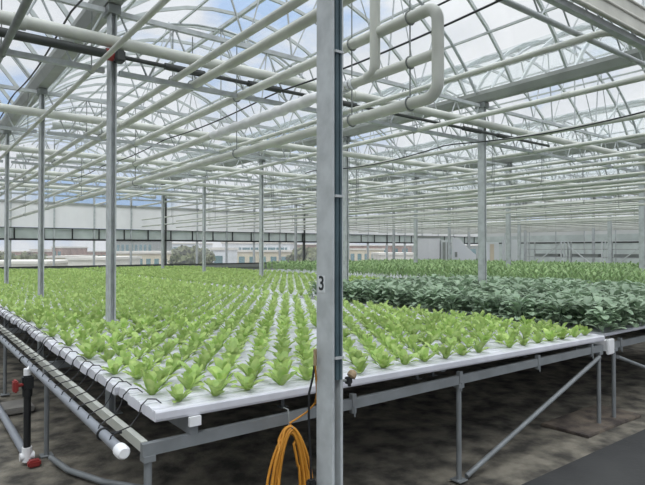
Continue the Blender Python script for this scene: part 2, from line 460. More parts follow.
while a < 29:
    x = a-1.661
    if abs((x/BAY)-round(x/BAY))*BAY < 0.12: x += 0.2
    for dz in (0.0, -0.28):
        run_pipe('heating_pipe', [(x+(0.05 if dz else 0), 0.6, ZC+1.25+dz), (x, YE, ZC+1.25+dz)], 0.026,
                 '%s cream pipe of the %s level above the right-hand benches, counted from the left' % (od(k), 'lowest' if dz else 'middle'), 'low pipes over the right benches')
    k += 1; a += 1.54
# thick mains across the bays, beside the posts
for k in (1,2,3,4,5):
    y = k*STEP-0.13
    e = empty('main_pipe', (-5.9, y, ZC+2.06), 'thick cream cross pipe passing high beside the %s posts back' % od(k), 'pipe', 'thick cross pipes')
    MB().tube([(0,0,0),(14,0,0.01),(35,0,0)], 0.062, 14).obj('pipe_run', pipew, e)
    for q in range(0, 34, 4): collar(e, (q+1,0,0), 0.072, 'x', pipew)
e = empty('drain_pipe', (-2.6, STEP-0.14, ZC+1.925), 'black cross pipe with a red valve passing the second post of the left line', 'pipe')
MB().tube([(0,0,0),(2.55,0,0)], 0.043, 12).obj('pipe_run', darkp, e)
MB().tube([(2.6,0,0),(10.5,0,0)], 0.022, 10).obj('thin_run', darkp, e)
for q in (3.1, 4.1, 5.3, 8.0, 8.9): MB().tube([(q,0,0),(q+0.45,0,0)], 0.036, 10).obj('sleeve', darkp, e)
m = MB(); m.box(2.58, 2.68, -0.06, 0.06, -0.06, 0.06, 0.015); m.obj('valve_body', darkp, e)
MB().tube([(2.50,-0.0,0),(2.57,0,0)], 0.058, 12).obj('valve_ring', red, e)
# black cables sagging lengthwise
for n, (x, z, y0, y1, sag) in enumerate([(1.95, ZC+1.92, -1, 14, 0.05), (2.25, ZC+2.30, -1, 12, 0.05), (5.2, ZC+1.66, -1, 7.5, 0.10), (-0.4, ZC+2.3, 1, 18, 0.1)]):
    pts = []
    for q in range(41):
        y = y0+(y1-y0)*q/40; pts.append((x, y, z-sag*abs(math.sin(PI*(y)/STEP))))
    tag(MB().tube(pts, 0.010, 6).obj('hanging_cable', black), ['black cable running above the U-shaped pipe loop','thin black cable highest over the pipe loop','black cable sagging below the right roof gutter','black cable high over the left lettuce'][n], 'cable', 'overhead black cables')

# ---------------------------------------------------------------- benches
TOP = 0.85
ZTR = 0.838
DY = 0.015
SL = 0.0128
def ztop(x, x0=-0.72): return ZTR+0.052-SL*(x-x0)
def bench_frame(x0, x1, y0, y1, label, legs_x, ystep=2.3, brace=None, bearers=None):
    e = empty('bench_frame', (x0, y0, 0), label, 'bench frame', 'steel bench frames')
    W, L = x1-x0, y1-y0
    def cbeam(p, q, name):
        m = MB(); m.bar(p, q, 0.035, 0.058); m.obj(name, bench, e)
    cbeam((0,0.02,0.715), (W,0.02,0.715), 'front_rail'); cbeam((0,L-0.02,0.715), (W,L-0.02,0.715), 'rear_rail')
    MB().bar((0.02,0.04,0.722), (0.02,L-0.04,0.722), 0.03, 0.05).obj('side_rail', pipew if x0 < 0 else bench, e); cbeam((W-0.02,0.04,0.715), (W-0.02,L-0.04,0.715), 'side_rail')
    ys = []; y = 0.02
    while y < L: ys.append(y); y += ystep
    leg = None
    for yy in ys:
        if yy > 0.1: cbeam((0.04,yy,0.715), (W-0.04,yy,0.715), 'cross_rail')
        for lx in legs_x:
            if leg is None:
                m = MB(); m.tube([(0,0,0),(0,0,0.688)], 0.019, 10); m.box(-0.045,0.045,-0.045,0.045,0.0,0.008); m.box(-0.028,0.028,-0.028,0.028,0.66,0.688)
                leg = m.obj('leg', bench, e, (lx-x0, yy, 0))
            else: share(leg, e, (lx-x0, yy, 0))
    for bx in bearers or ():
        m = MB(); X = bx-x0
        zt_ = (ZTR-SL*(bx-x0-0.06)-0.002) if x0 < 0 else (0.798 if x0 < 8 else 0.84); f = 0.0 if bx == bearers[0] and x0 < 0 else 0.16
        m.box(X-0.022, X+0.022, f, L+0.01, 0.745, zt_); b = m.obj('bearer', bench, e)
        if f == 0.0 and x0 < 0: MB().box(X-0.03, X+0.03, -0.02, 0.0, zt_-0.045, zt_).obj('end_cap', white, b)
        else: MB().box(X-0.015, X+0.015, -0.004, 0.03, 0.66, 0.775).tube([(X,-0.006,0.64),(X,-0.006,0.70)], 0.005, 6).obj('rail_clamp', bench, e)
    if brace:
        MB().tube([(brace[0]-x0,0.0,brace[1]),(brace[2]-x0,0.0,brace[3])], 0.019, 10).obj('brace', bench, e)
    return e
BX = [(-0.78, 3.60), (3.79, 8.12), (8.55, 12.85), (13.2, 17.6)]
FY = 0.40
bench_frame(BX[0][0], BX[0][1], FY, 20.4, 'grey steel frame and legs carrying the front lettuce bench', [-0.75, 1.5, 3.535], brace=(3.51,0.64,1.56,0.02), bearers=[-0.53,0.5,1.5,2.5,3.38])
bench_frame(BX[1][0], BX[1][1], FY, 20.4, 'grey steel frame carrying the dark leafy plants right of the lettuce', [3.83, 5.9, 8.07], brace=(3.87,0.60,5.8,0.02), bearers=[3.95,5.0,6.0,7.0,7.95])
bench_frame(BX[2][0], BX[2][1], FY, 15.6, 'steel frame under the tall pale herbs behind the dark plants', [8.6, 10.7, 12.8], bearers=[8.8,10.7,12.6])
bench_frame(BX[3][0], BX[3][1], FY, 15.6, 'steel frame under the farthest herb bench', [13.25, 15.4, 17.5], bearers=[13.5,15.4,17.3])

# grow channels: shallow ribbed white troughs lying side by side
PITCH = 0.2
def channel_mesh(L):
    # ribbed profile across the channel (y), length along x
    prof = [(0.006,0.0),(0.001,0.012),(0.001,0.042),(0.008,0.050),(0.034,0.051),(0.037,0.040),(0.043,0.040),(0.046,0.050),(0.072,0.051),
            (0.076,0.054),(0.118,0.054),(0.122,0.051),(0.148,0.050),(0.151,0.040),(0.157,0.040),(0.160,0.051),(0.186,0.050),(0.193,0.042),(0.193,0.012),(0.188,0.0)]
    n = len(prof)
    V = [(0,y,z) for y,z in prof]+[(L,y,z) for y,z in prof]
    F = [(i,i+1,i+1+n,i+n) for i in range(n-1)]+[(n-1,0,n,2*n-1)]
    m = MB(); m.add(V, F)
    m.add([(0,y,z) for y,z in prof], [tuple(range(n))]); m.add([(L,y,z) for y,z in prof], [tuple(range(n-1,-1,-1))])
    return m
def channels(x0, x1, y0, y1, labf, group):
    me = channel_mesh(x1-x0).mesh('grow_channel', channelm); j = 0; y = y0+DY
    while y < y1-0.1:
        o = bpy.data.objects.new('grow_channel', me); COL.objects.link(o); o.location = (x0+random.uniform(-.012,.016), y, ZTR if x0 < 0 else 0.800); o.rotation_euler = (0, SL if x0 < 0 else 0, 0)
        tag(o, labf(j), 'grow channel', group); j += 1; y += PITCH
    return j
n1 = channels(-0.72, 3.61, FY-0.02, 20.3, lambda j: ('white grow channel of the front lettuce bench, %s from its front edge' % od(j)) if j < 20 else 'white grow channel deep in the front lettuce bench, beyond the twentieth', 'white channels of the front lettuce bench')
n2 = channels(3.66, 8.10, 5.45, 20.3, lambda j: 'white grow channel of the far lettuce behind the dark leafy plants', 'white channels of the far lettuce bench')
# trays under dark plants and herbs (solid white boards)
tag(MB().box(3.76, 8.10, FY+0.06, 5.40, 0.80, 0.83, 0.006).obj('plant_tray', channelm), 'white tray edge under the dark leafy plants', 'tray')
tag(MB().box(8.57, 12.83, FY, 15.5, 0.842, 0.872, 0.006).obj('plant_tray', channelm), 'white tray under the nearer pale herbs', 'tray')
tag(MB().box(13.22, 17.58, FY, 15.5, 0.842, 0.872, 0.006).obj('plant_tray', channelm), 'white tray under the farthest herbs', 'tray')
# drain gutter with white end cap between benches
e = empty('drain_trough', (3.685, FY-0.03, 0.66), 'white collecting trough end between the two benches at right', 'trough')
MB().box(-0.045, 0.055, 0.03, 19.8, 0.02, 0.12).obj('trough', white, e)
for yy in (0.3, 2.6, 4.9, 7.2): MB().box(-0.09, 0.11, yy, yy+0.03, 0.0, 0.02).obj('support_strap', bench, e)
MB().box(-0.055, 0.065, 0.0, 0.03, -0.01, 0.135, 0.008).obj('end_cap', white, e)

# feed header along the left edge with black feeder tubes
hx, hz = -0.875, 0.735
e = empty('feed_header', (hx, FY+0.02, hz), 'grey feed pipe with white end cap along the left side of the lettuce bench', 'pipe')
MB().tube([(0,0,0),(0,8,0),(0,20,0)], 0.024, 14).obj('header_tube', pvc, e)
MB().tube([(0,-0.05,0),(0,-0.035,0),(0,0.015,0)], 0.03, 14, True, [0.022,0.032,0.032]).obj('end_cap', white, e)
m = MB(); m.tube([(0,0.0,0),(0.12,0.04,0.035),(0.12,0.04,0.05)], 0.006, 6)
ft = MB().tube([(-0.014,0,0.016),(-0.008,0,0.034),(0.03,0.0,0.05),(0.085,0.01,0.06),(0.125,0.02,0.10),(0.14,0.015,0.15),(0.165,0.0,0.180),(0.20,-0.02,0.178),(0.225,-0.03,0.154)], 0.0034, 6)
f0 = ft.obj('feeder_tube', black, e, (0, 0.12, 0))
q = 1
while 0.12+PITCH*q < 14:
    f = share(f0, e, (0, 0.12+PITCH*q, 0), random.uniform(-0.35, 0.45)); q += 1
cl = None
for y in (0.28, 2.58, 4.88, 7.18):
    if cl is None:
        mm = MB(); mm.tube(arc((0,0,0), 0.027, 0, 2*PI, 14, (1,0,0), (0,0,1)), 0.007, 6, False); mm.tube([(0.02,0,0.0),(0.09,0,-0.01)], 0.008, 6)
        cl = mm.obj('clip', black, e, (0,y,0))
    else: share(cl, e, (0,y,0))
# riser with ball valve and the supply pipe on the floor
e = empty('riser_pipe', (hx-0.03, 2.62, 0), 'black vertical pipe with red valve handle at the left edge', 'pipe')
MB().tube([(0,0,0.11),(0,0,0.58)], 0.026, 12).obj('stem', black, e)
MB().box(-0.04,0.04,-0.04,0.04,0.57,0.68,0.012).tube([(0,0,0.52),(0,0,0.58)], 0.036, 12).obj('valve_body', black, e)
MB().tube([(0,0,0.67),(0,0,0.73)], 0.027, 12).tube([(-0.0,0,0.70),(0.03,0,0.735)], 0.026, 12).obj('upper_tee', white, e)
h = MB(); h.tube([(-0.035,-0.02,0.615),(-0.075,-0.035,0.615)], 0.014, 8); h.box(-0.105,-0.07,-0.08,0.01,0.57,0.66,0.01); h.obj('handle', red, e)
MB().tube([(0,0,0.02),(0,0,0.13)], 0.036, 12).tube([(-0.05,0.0,0.06),(0.05,0.0,0.06)], 0.03, 12).obj('lower_tee', white, e)
MB().box(-0.01,0.08,-0.12,-0.05,0.0,0.05,0.012).obj('lower_handle', red, e)
tag(MB().tube([(hx-0.03,2.68,0.06),(hx-0.03,9,0.06),(hx-0.03,19,0.06)], 0.032, 12).obj('supply_pipe', pvc), 'grey supply pipe lying along the floor at the left edge', 'pipe')
tag(MB().tube([(-0.76,2.50,0.05),(-0.70,2.2,0.035),(-0.55,1.85,0.03),(-0.30,1.5,0.028),(0.1,1.15,0.028)], 0.022, 10).obj('floor_pipe', bench), 'grey pipe curving across the soil in the bottom left', 'pipe')
tag(MB().box(-0.98,-0.60,4.1,4.45,0.0,0.06,0.01).obj('stone_slab', mat('slab_stone',(0.22,0.21,0.19),0.9,var=0.3)), 'flat dark slab on the soil at the left edge', 'slab')
e = tag(MB().box(3.1,4.15,0.30,0.75,-0.01,0.018,0.006).obj('wooden_board', board), 'worn brown board lying under the bench corner at right', 'board')

# orange extension cord coiled on the front rail
m = MB(); pts = []
hy = FY-0.04
nl = 9
for q in range(nl*36+1):
    th = 2*PI*q/36; l = q/36
    w = 0.066+0.072*((l*0.37) % 1.0)+0.004*math.sin(l*5)
    zt_ = 0.675-0.045*((l*0.61) % 1.0); L_ = 0.50+0.07*((l*0.83) % 1.0)
    zz = zt_-L_/2*(1-math.cos(th))
    xx = w*math.sin(th)*(1-0.30*math.cos(th))+0.010*math.sin(l*2.2)
    pts.append((0.0+xx, hy-0.015-0.030*((l*0.53) % 1.0), zz))
e = empty('extension_cord', (0.0, 0, 0), 'orange extension cord hung in long loops from the front bench rail', 'cord')
e.location = (-0.008, 0, 0.028)
MB().tube(pts, 0.0078, 6).obj('coil', orange, e)
MB().tube([(0.0,hy-0.02,0.685),(0.03,hy-0.03,0.70),(0.07,hy-0.08,0.745),(0.055,hy-0.18,0.82),(0.005,0.10,0.90),(-0.03,0.06,0.98),(-0.047,0.045,1.06)], 0.005, 6).obj('lead', orange, e)
MB().tube([(-0.047,0.045,1.05),(-0.047,0.045,1.13)], 0.009, 8).obj('connector', tan, e)
MB().tube([(0.0,FY-0.0,0.755),(0.0,FY-0.045,0.755),(0.0,FY-0.055,0.70),(0,FY-0.05,0.66),(0.0,FY-0.07,0.65),(0,FY-0.09,0.67)], 0.004, 6).obj('hook', galvd, e)
# black cord with a power block left of the post
e = empty('plug_block', (-0.045, 0.02, 0), 'black power cord with a plug block hanging left of the numbered post', 'cord')
MB().tube([(-0.004,0.03,1.12),(-0.012,0.04,1.02),(-0.028,0.05,0.94),(-0.03,0.05,0.80),(-0.022,0.05,0.66),(-0.018,0.045,0.50)], 0.006, 6).obj('cord', black, e)
MB().box(-0.045,0.0,0.02,0.06,0.34,0.52,0.008).obj('socket_box', black, e)

# ---------------------------------------------------------------- plants
def leaf(m, base, yaw, tilt, L, W, curl, nl=5, nw=2, cup=0.25, ruff=0.0, rng=random):
    """a curved leaf blade: starts at base, leans tilt from vertical, bends outwards by curl"""
    dr = Vector((math.cos(yaw), math.sin(yaw), 0)); side = Vector((-math.sin(yaw), math.cos(yaw), 0)); up = Vector((0,0,1))
    p = Vector(base); a = tilt; V = []
    for i in range(nl+1):
        t = i/nl
        d = dr*math.sin(a)+up*math.cos(a); nrm = up*math.sin(a)-dr*math.cos(a)
        w = W*0.5*(math.sin(PI*min(1, 0.10+0.80*t))**0.65)*(0.55+0.65*t) if t < 0.99 else W*0.22
        for j in range(-nw, nw+1):
            s = j/nw
            V.append(p+side*(w*s)+nrm*(w*cup*s*s) + nrm*(ruff*math.sin(9*t+3.1*j+yaw*3)*abs(s)))
        p = p + d*(L/nl); a += curl/nl
    k = 2*nw+1
    m.add(V, [(i*k+j, i*k+j+1, (i+1)*k+j+1, (i+1)*k+j) for i in range(nl) for j in range(k-1)], True)
def lettuce(seed, lo=False):
    rg = random.Random(seed); m = MB(); n = rg.randint(9, 12) if not lo else 7
    for q in range(n):
        out = q/n
        yaw = q*2.4+rg.uniform(-.3,.3); tilt = 0.15+0.75*(1-out)+rg.uniform(-.12,.12)
        L = (0.062+0.034*(1-abs(out-0.5)))*rg.uniform(.8,1.2); 
        leaf(m, (math.cos(yaw)*0.006, math.sin(yaw)*0.006, 0.0), yaw, tilt, L, L*0.48*(1.2 if lo else 1), rg.uniform(-.1,.9), 5 if not lo else 2, 2 if not lo else 1, 0.35, 0.0 if lo else 0.0035, rg)
    return m
def basil_plant(seed, lo=False):
    rg = random.Random(seed); m = MB(); n = 42 if not lo else 18
    m.tube([(0,0,0),(0,0,0.2)], 0.006, 5)
    for q in range(n):
        t = (q+0.5)/n; z = 0.015+0.19*t; yaw = q*2.4+rg.uniform(-.4,.4); rr = 0.02+0.08*(1-t)*rg.random()
        L = rg.uniform(0.085, 0.13)*(1.3 if lo else 1)
        leaf(m, (math.cos(yaw)*rr, math.sin(yaw)*rr, z), yaw, rg.uniform(0.7,1.25), L, L*0.62, rg.uniform(.5,1.3), 4 if not lo else 2, 1, 0.3, 0.0, rg)
    return m
def herb_plant(seed, lo=False):
    rg = random.Random(seed); m = MB(); n = 26 if not lo else 14
    m.tube([(0,0,0),(0,0,0.26)], 0.005, 5)
    for q in range(n):
        t = (q+0.5)/n; z = 0.04+0.26*t; yaw = q*2.4+rg.uniform(-.4,.4)
        L = rg.uniform(0.08, 0.14)*(1.2 if lo else 1)
        leaf(m, (math.cos(yaw)*0.03, math.sin(yaw)*0.03, z), yaw, rg.uniform(0.3,0.9), L, L*(0.35 if not lo else .45), rg.uniform(.2,1.0), 3 if not lo else 2, 1, 0.2, 0.0, rg)
    return m
LET = [lettuce(s).mesh('lettuce_leaves', lett) for s in range(6)]
LETLO = [lettuce(50+s, True) for s in range(6)]
BAS = [basil_plant(s).mesh('broad_leaf_plant', basil) for s in range(5)]
for bme_seed in range(5):
    pass
BASLO = [basil_plant(60+s, True) for s in range(4)]
HER = [herb_plant(s, True).mesh('herb_plant', herb) for s in range(4)]
HERLO = [herb_plant(70+s, True) for s in range(4)]
def bake(name, mlist, spots, material, label, cat):
    V = []; F = []
    for (x,y,z,rz,sc) in spots:
        src = random.choice(mlist); o = len(V); c, s = math.cos(rz)*sc, math.sin(rz)*sc
        V += [(x+a*c-b*s, y+a*s+b*c, z+q*sc) for a,b,q in src.v]
        F += [tuple(i+o for i in f) for f in src.f]
    me = bpy.data.meshes.new(name); me.from_pydata(V, [], F); me.polygons.foreach_set('use_smooth', [True]*len(F)); me.materials.append(material)
    o = bpy.data.objects.new(name, me); COL.objects.link(o); tag(o, label, cat, kind='stuff'); return o
# lettuce spots: every channel carries plants 0.2 m apart, each channel shifted against the last
spots = []
for j in range(n1):
    y = FY-0.02+DY+PITCH*j+0.098; off = (0.08+j*0.1335) % 0.2; n = 0; x = -0.72+0.07+off
    while x < 3.60-0.05:
        if random.random() > 0.012 and not (abs(x) < 0.11 and abs((y % STEP)) < 0.13) and not (abs(x) < 0.11 and abs((y % STEP)-STEP) < 0.13):
            spots.append((x, y, j, n)); 
        n += 1; x += 0.2
vis = []; rest = []
for s_ in spots:
    p = proj((s_[0], s_[1], TOP+0.03))
    if p and -12 < p[0] < 657 and p[1] < 500 and not (318 < p[0] < 340 and p[1] < 380): vis.append((p[2], s_))
    elif p and p[2] > 6: rest.append(s_)
vis.sort(); near = vis[:300]; rest += [s_ for _, s_ in vis[300:]]
for _, (x, y, j, n) in near:
    o = bpy.data.objects.new('lettuce', random.choice(LET)); COL.objects.link(o)
    o.location = (x+random.uniform(-.008,.008), y+random.uniform(-.008,.008), ztop(x)-0.002)
    sc = random.uniform(1.0, 1.34); o.scale = (sc, sc, sc*random.uniform(.85,1.08)); o.rotation_euler = (random.uniform(-.1,.1), random.uniform(-.1,.1), random.uniform(0, 6.28))
    tag(o, 'pale green lettuce, %s from the left in the %s channel from the front edge' % (od(n), od(j)), 'lettuce', 'young lettuces in the front bench')
sp = [(x, y, ztop(x)-0.002, random.uniform(0,6.28), random.uniform(.98,1.28)) for x, y, j, n in rest]
bake('lettuce_field', LETLO, sp, lett, 'pale green lettuces filling the farther rows of the front bench', 'lettuce')
sp = []
for j in range(n2):
    y = 5.45+DY+PITCH*j+0.098; x = 3.72+(j*0.1335) % 0.2
    while x < 8.05:
        if not (abs(x-BAY) < 0.11 and min(y % STEP, STEP-y % STEP) < 0.13): sp.append((x, y, 0.85, random.uniform(0,6.28), random.uniform(1.1,1.4)))
        x += 0.2
bake('lettuce_field', LETLO, sp, lett, 'yellowish green lettuces in the strip behind the dark leafy plants', 'lettuce')
# dark leafy plants
def crop(x0, x1, y0, y1, dx, dy, holes):
    out = []; y = y0; j = 0
    while y <= y1:
        x = x0+(dx/2 if j % 2 else 0)
        while x <= x1:
            ok = True
            for i in range(1, 4):
                if abs(x-i*BAY) < 0.10 and min(y % STEP, STEP-y % STEP) < 0.12: ok = False
            if ok: out.append((x+random.uniform(-.02,.02), y+random.uniform(-.02,.02), j))
            x += dx
        y += dy; j += 1
    return out
bs = crop(3.80, 8.05, FY+0.09, 5.3, 0.24, 0.235, None)
bs = sorted(bs, key=lambda s: (Vector((s[0], s[1], 1))-CAM).length)
for n, (x, y, j) in enumerate(bs[:300]):
    o = bpy.data.objects.new('broad_leaf_plant', random.choice(BAS)); COL.objects.link(o)
    o.location = (x, y, 0.831); sc = random.uniform(1.0, 1.3); o.scale = (sc,)*3; o.rotation_euler = (0, 0, random.uniform(0, 6.28))
    if j == 0: lab = 'dark green broad-leaved plant in the front row of the right bench, overhanging its edge'
    else: lab = 'dark green broad-leaved plant inside the dense canopy right of the lettuce'
    tag(o, lab, 'leafy plant', 'front row of dark leafy plants' if j == 0 else 'dark leafy plants of the right bench')
if bs[300:]: bake('leafy_canopy', BASLO, [(x, y, 0.831, random.uniform(0,6.28), random.uniform(.95,1.2)) for x, y, j in bs[300:]], basil, 'dark green leaves at the far corner of the right bench canopy', 'leafy plants')
hs_ = crop(8.64, 12.76, FY+0.1, 15.4, 0.25, 0.25, None)+crop(13.3, 17.5, FY+0.1, 15.4, 0.25, 0.25, None)
inv = []; out_ = []
for s_ in hs_:
    p = proj((s_[0], s_[1], 1.15))
    if p and 240 < p[0] < 655: inv.append((p[2], s_))
    else: out_.append(s_)
inv.sort()
for _, (x, y, j) in inv[:300]:
    o = bpy.data.objects.new('herb_plant', random.choice(HER)); COL.objects.link(o)
    o.location = (x, y, 0.873); sc = random.uniform(0.78, 1.02); o.scale = (sc,)*3; o.rotation_euler = (0, 0, random.uniform(0, 6.28))
    tag(o, 'slender mid green herb plant in the tall band behind the dark leafy plants', 'herb', 'tall herbs on the far bench')
bake('herb_band', HERLO, [(s_[0], s_[1], 0.873, random.uniform(0,6.28), random.uniform(.75,.98)) for _, s_ in inv[300:]]+[(x,y,0.873,random.uniform(0,6.28),0.85) for x,y,j in out_], herb, 'mid green herbs filling the far benches below the rear wall', 'herbs')

# ---------------------------------------------------------------- walls
e = empty('wall_rear', (0, YEND, 0), 'rear glazed wall with dark rails and white blinds above', 'wall', None, 'structure')
MB().box(X0, X1, 0, 0.15, 0, 0.78).obj('sill_wall', greyp, e)
MB().box(X0, X1, -0.06, 0.17, 0.78, 0.97).obj('sill', greyp, e)
MB().box(X0, X1, -0.08, -0.06, 0.93, 0.98).obj('sill_trim', darkp, e)
MB().box(X0, X1, 0.07, 0.075, 0.82, 2.04).obj('glass_panel', glw, e)
MB().box(X0, X1, -0.02, 0.06, 1.99, 2.06).obj('lower_rail', black, e)
MB().box(X0, X1, -0.01, 0.05, 2.46, 2.49).obj('upper_rail', darkp, e)
MB().box(X0, X1, 0.06, 0.07, 2.05, 2.47).obj('frosted_strip', frost, e)
br = None; x = X0+0.5
while x < X1:
    if br is None: br = MB().box(-0.025, 0.025, -0.03, 0.0, 2.06, 2.46).obj('rail_bracket', black, e, (x,0,0))
    else: share(br, e, (x,0,0))
    x += 1.03
# white blind with folds
m = MB(); V = []; n = 260
for q in range(n+1):
    x = X0+(X1-X0)*q/n; V += [(x, 0.03+0.012*math.sin(q*1.9), 2.50), (x, 0.03+0.012*math.sin(q*1.9+.4), 3.42)]
m.add(V, [(2*q,2*q+2,2*q+3,2*q+1) for q in range(n)], True)
m.obj('blind', blind, e)
MB().box(X0, X1, 0.0, 0.08, 3.42, 3.52).obj('head_beam', gutm, e)
MB().box(X0, X1, 0.04, 0.10, GUT-0.02, GUT+0.10).obj('eave_beam', alu, e)
MB().box(X0, X1, 0.06, 0.065, 3.52, GUT).obj('upper_glass', gl, e)
mu = None; x = X0
while x <= X1+0.01:
    if abs(x-(-11*BAY/4)) < 0.1 or abs((x/BAY*4) % 5) < 0.1: MB().box(-0.04, 0.04, -0.02, 0.12, 0.97, GUT).obj('mullion', darkp, e, (x,0,0))
    elif mu is None: mu = MB().box(-0.03, 0.03, 0.0, 0.12, 0.82, GUT).obj('mullion', galv, e, (x,0,0))
    else: share(mu, e, (x,0,0))
    x += BAY/4
for i in range(-1, 5):           # gable panes inside each arch
    m = MB(); V = [((i+0.5)*BAY, 0.05, GUT+0.05)]
    for q in range(15):
        x, z = vault(q/14); V.append((x+(i+0.5)*BAY, 0.05, z))
    m.add(V, [(0,q,q+1) for q in range(1,15)]); m.obj('gable_glass', gl, e)
    m = MB()
    for q in (0.18,0.34,0.5,0.66,0.82):
        x, z = vault(q); m.box(x+(i+0.5)*BAY-0.02, x+(i+0.5)*BAY+0.02, 0.02, 0.07, GUT+0.1, z)
    m.obj('gable_bar', alu, e)
def side_wall(name, x, lab):
    w = empty(name, (x, 0, 0), lab, 'wall', None, 'structure')
    MB().box(-0.08, 0.08, Y0, YEND-0.1, 0, 0.8).obj('sill_wall', greyp, w)
    MB().box(-0.004, 0.004, Y0, YEND-0.1, 2.08, GUT).obj('glass_panel', glw, w)
    MB().box(-0.006, 0.006, Y0, YEND-0.1, 0.8, 2.0).obj('lower_panel', frost if name == 'wall_right' else glw, w)
    MB().box(-0.03, 0.03, Y0, YEND-0.1, 2.0, 2.08).obj('lower_rail', darkp, w)
    MB().box(-0.02, 0.0, Y0, YEND-0.1, 2.5, 3.4).obj('blind', blind, w)
    MB().box(-0.03, -0.01, Y0, YEND-0.1, 2.08, 2.5).obj('frosted_strip', frost, w)
    mm = None; y = Y0
    while y < YEND-0.1:
        if mm is None: mm = MB().box(-0.04, 0.04, -0.03, 0.03, 0.8, GUT).obj('mullion', galv, w, (0,y,0))
        else: share(mm, w, (0,y,0))
        y += 1.8
side_wall('wall_right', X1+0.1, 'right glazed side wall behind the shelving racks')
side_wall('wall_left', X0-0.1, 'left glazed side wall outside the view')

# ---------------------------------------------------------------- far furniture: shelving racks, white cabinet
backm = mat('rack_back_panel', (0.62, 0.65, 0.66), 0.6, scale=1.5, col2=(0.36, 0.38, 0.38), transl=0.4)
shelfm = mat('rack_shelf', (0.42, 0.44, 0.43), 0.6, var=0.2)
def rack(x, y, n, lab):
    e = empty('shelving_rack', (x, y, 0), lab, 'rack', 'white shelving racks')
    W = 1.7
    for yy in (0, W):
        for xx in (0, 0.6): MB().bar((xx,yy,0), (xx,yy,2.02), 0.05).obj('upright', rackm, e)
    for z in (0.5, 0.95, 1.3, 1.65, 2.0):
        MB().box(-0.03, 0.63, 0, W, z-0.03, z).obj('shelf', shelfm if z < 1.9 else rackm, e)
    if n % 2: MB().bar((-0.03,0.05,0.7), (-0.03,W-0.05,1.9), 0.04).obj('brace', rackm, e)
    else: MB().bar((-0.03,0.05,1.9), (-0.03,W-0.05,0.7), 0.04).obj('brace', rackm, e)
for n in range(5):
    rack(22.3, 3.9+n*1.85, n, 'white open shelving rack at far right, %s from the right edge' % od(n))
    m = MB()
    m.box(22.38, 22.82, 4.1+n*1.85, 5.3+n*1.85, 1.301, 1.43, 0.01)
    tag(m.obj('storage_tray', greyp), 'grey tray on the %s far rack from the right edge' % od(n), 'tray', 'trays on the racks')
def obox(name, px0, px1, z, h, d, m, lab, cat, base=0.0):
    p0, p1 = far(px0, z), far(px1, z); w = (p1-p0).length
    e = empty(name, (p0.x, p0.y, base), lab, cat); e.rotation_euler = (0, 0, math.atan2(p1.y-p0.y, p1.x-p0.x))
    return e, w
e, w = obox('storage_cabinet', 416, 440, 28.5, 2.3, 1.0, panelw, 'tall white storage cabinet beyond the herbs, left of the grey lockers', 'cabinet')
MB().box(0, w, 0, 0.8, 0, 2.25, 0.02).obj('body', panelw, e); MB().box(0.06, w/2-0.02, -0.02, 0, 0.1, 2.15).obj('door', panelw, e); MB().box(w/2+0.02, w-0.06, -0.02, 0, 0.1, 2.15).obj('door', panelw, e)
MB().box(-0.03, w+0.03, -0.04, 0.83, 2.25, 2.32).obj('top', greyp, e)
e, w = obox('locker', 441.5, 451, 28.3, 2.1, 0.5, greyp, 'narrow grey double locker between white cabinet and white screen', 'locker')
MB().box(0, w, 0, 0.5, 0, 2.1, 0.01).obj('body', rackm, e)
MB().box(0.05, w*0.42, -0.02, 0, 0.1, 2.0).obj('door', greyp, e); MB().box(w*0.58, w-0.05, -0.02, 0, 0.1, 2.0).obj('door', greyp, e)
e, w = obox('canvas_screen', 452, 476, 28, 2, 0.1, panelw, 'white canvas screen with a slanted top, left of the right-hand post', 'screen')
m = MB(); P = [(0,0),(w,0),(w,1.35),(w*0.62,1.75),(w*0.3,2.2),(0,2.25)]
V = [(x,0,z) for x,z in P]+[(x,0.06,z) for x,z in P]
m.add(V, [(0,1,2,3,4,5),(11,10,9,8,7,6)]+[(i,(i+1) % 6+0,(i+1) % 6+6,i+6) for i in range(6)]); m.obj('canvas', bwhite, e)
MB().bar((0,-0.02,0),(0,-0.02,2.25),0.05).obj('frame', rackm, e)
MB().box(0.14,0.26,-0.03,0,1.25,1.5).obj('control_box', greyp, e)
e, w = obox('storage_cabinet', 484, 499, 28, 2, 0.5, panelw, 'pale cabinet with a cream door between the far posts right of centre', 'cabinet')
MB().box(0, w, 0, 0.5, 0, 2.0, 0.01).obj('body', rackm, e); MB().box(0.05, w*0.32, -0.02, 0, 0.1, 1.9).obj('door', bwhite, e)
MB().box(w*0.4, w*0.66, -0.02, 0, 0.1, 1.9).obj('door', beige, e)
e, w = obox('storage_cabinet', 505, 519, 29, 2, 0.5, panelw, 'light grey cabinet standing just left of the shelving racks', 'cabinet')
MB().box(0, w, 0, 0.5, 0, 2.15, 0.01).obj('body', rackm, e); MB().box(0.05, w/2-0.01, -0.02, 0, 0.1, 2.05).obj('door', rackm, e); MB().box(w/2+0.01, w-0.05, -0.02, 0, 0.1, 2.05).obj('door', rackm, e)

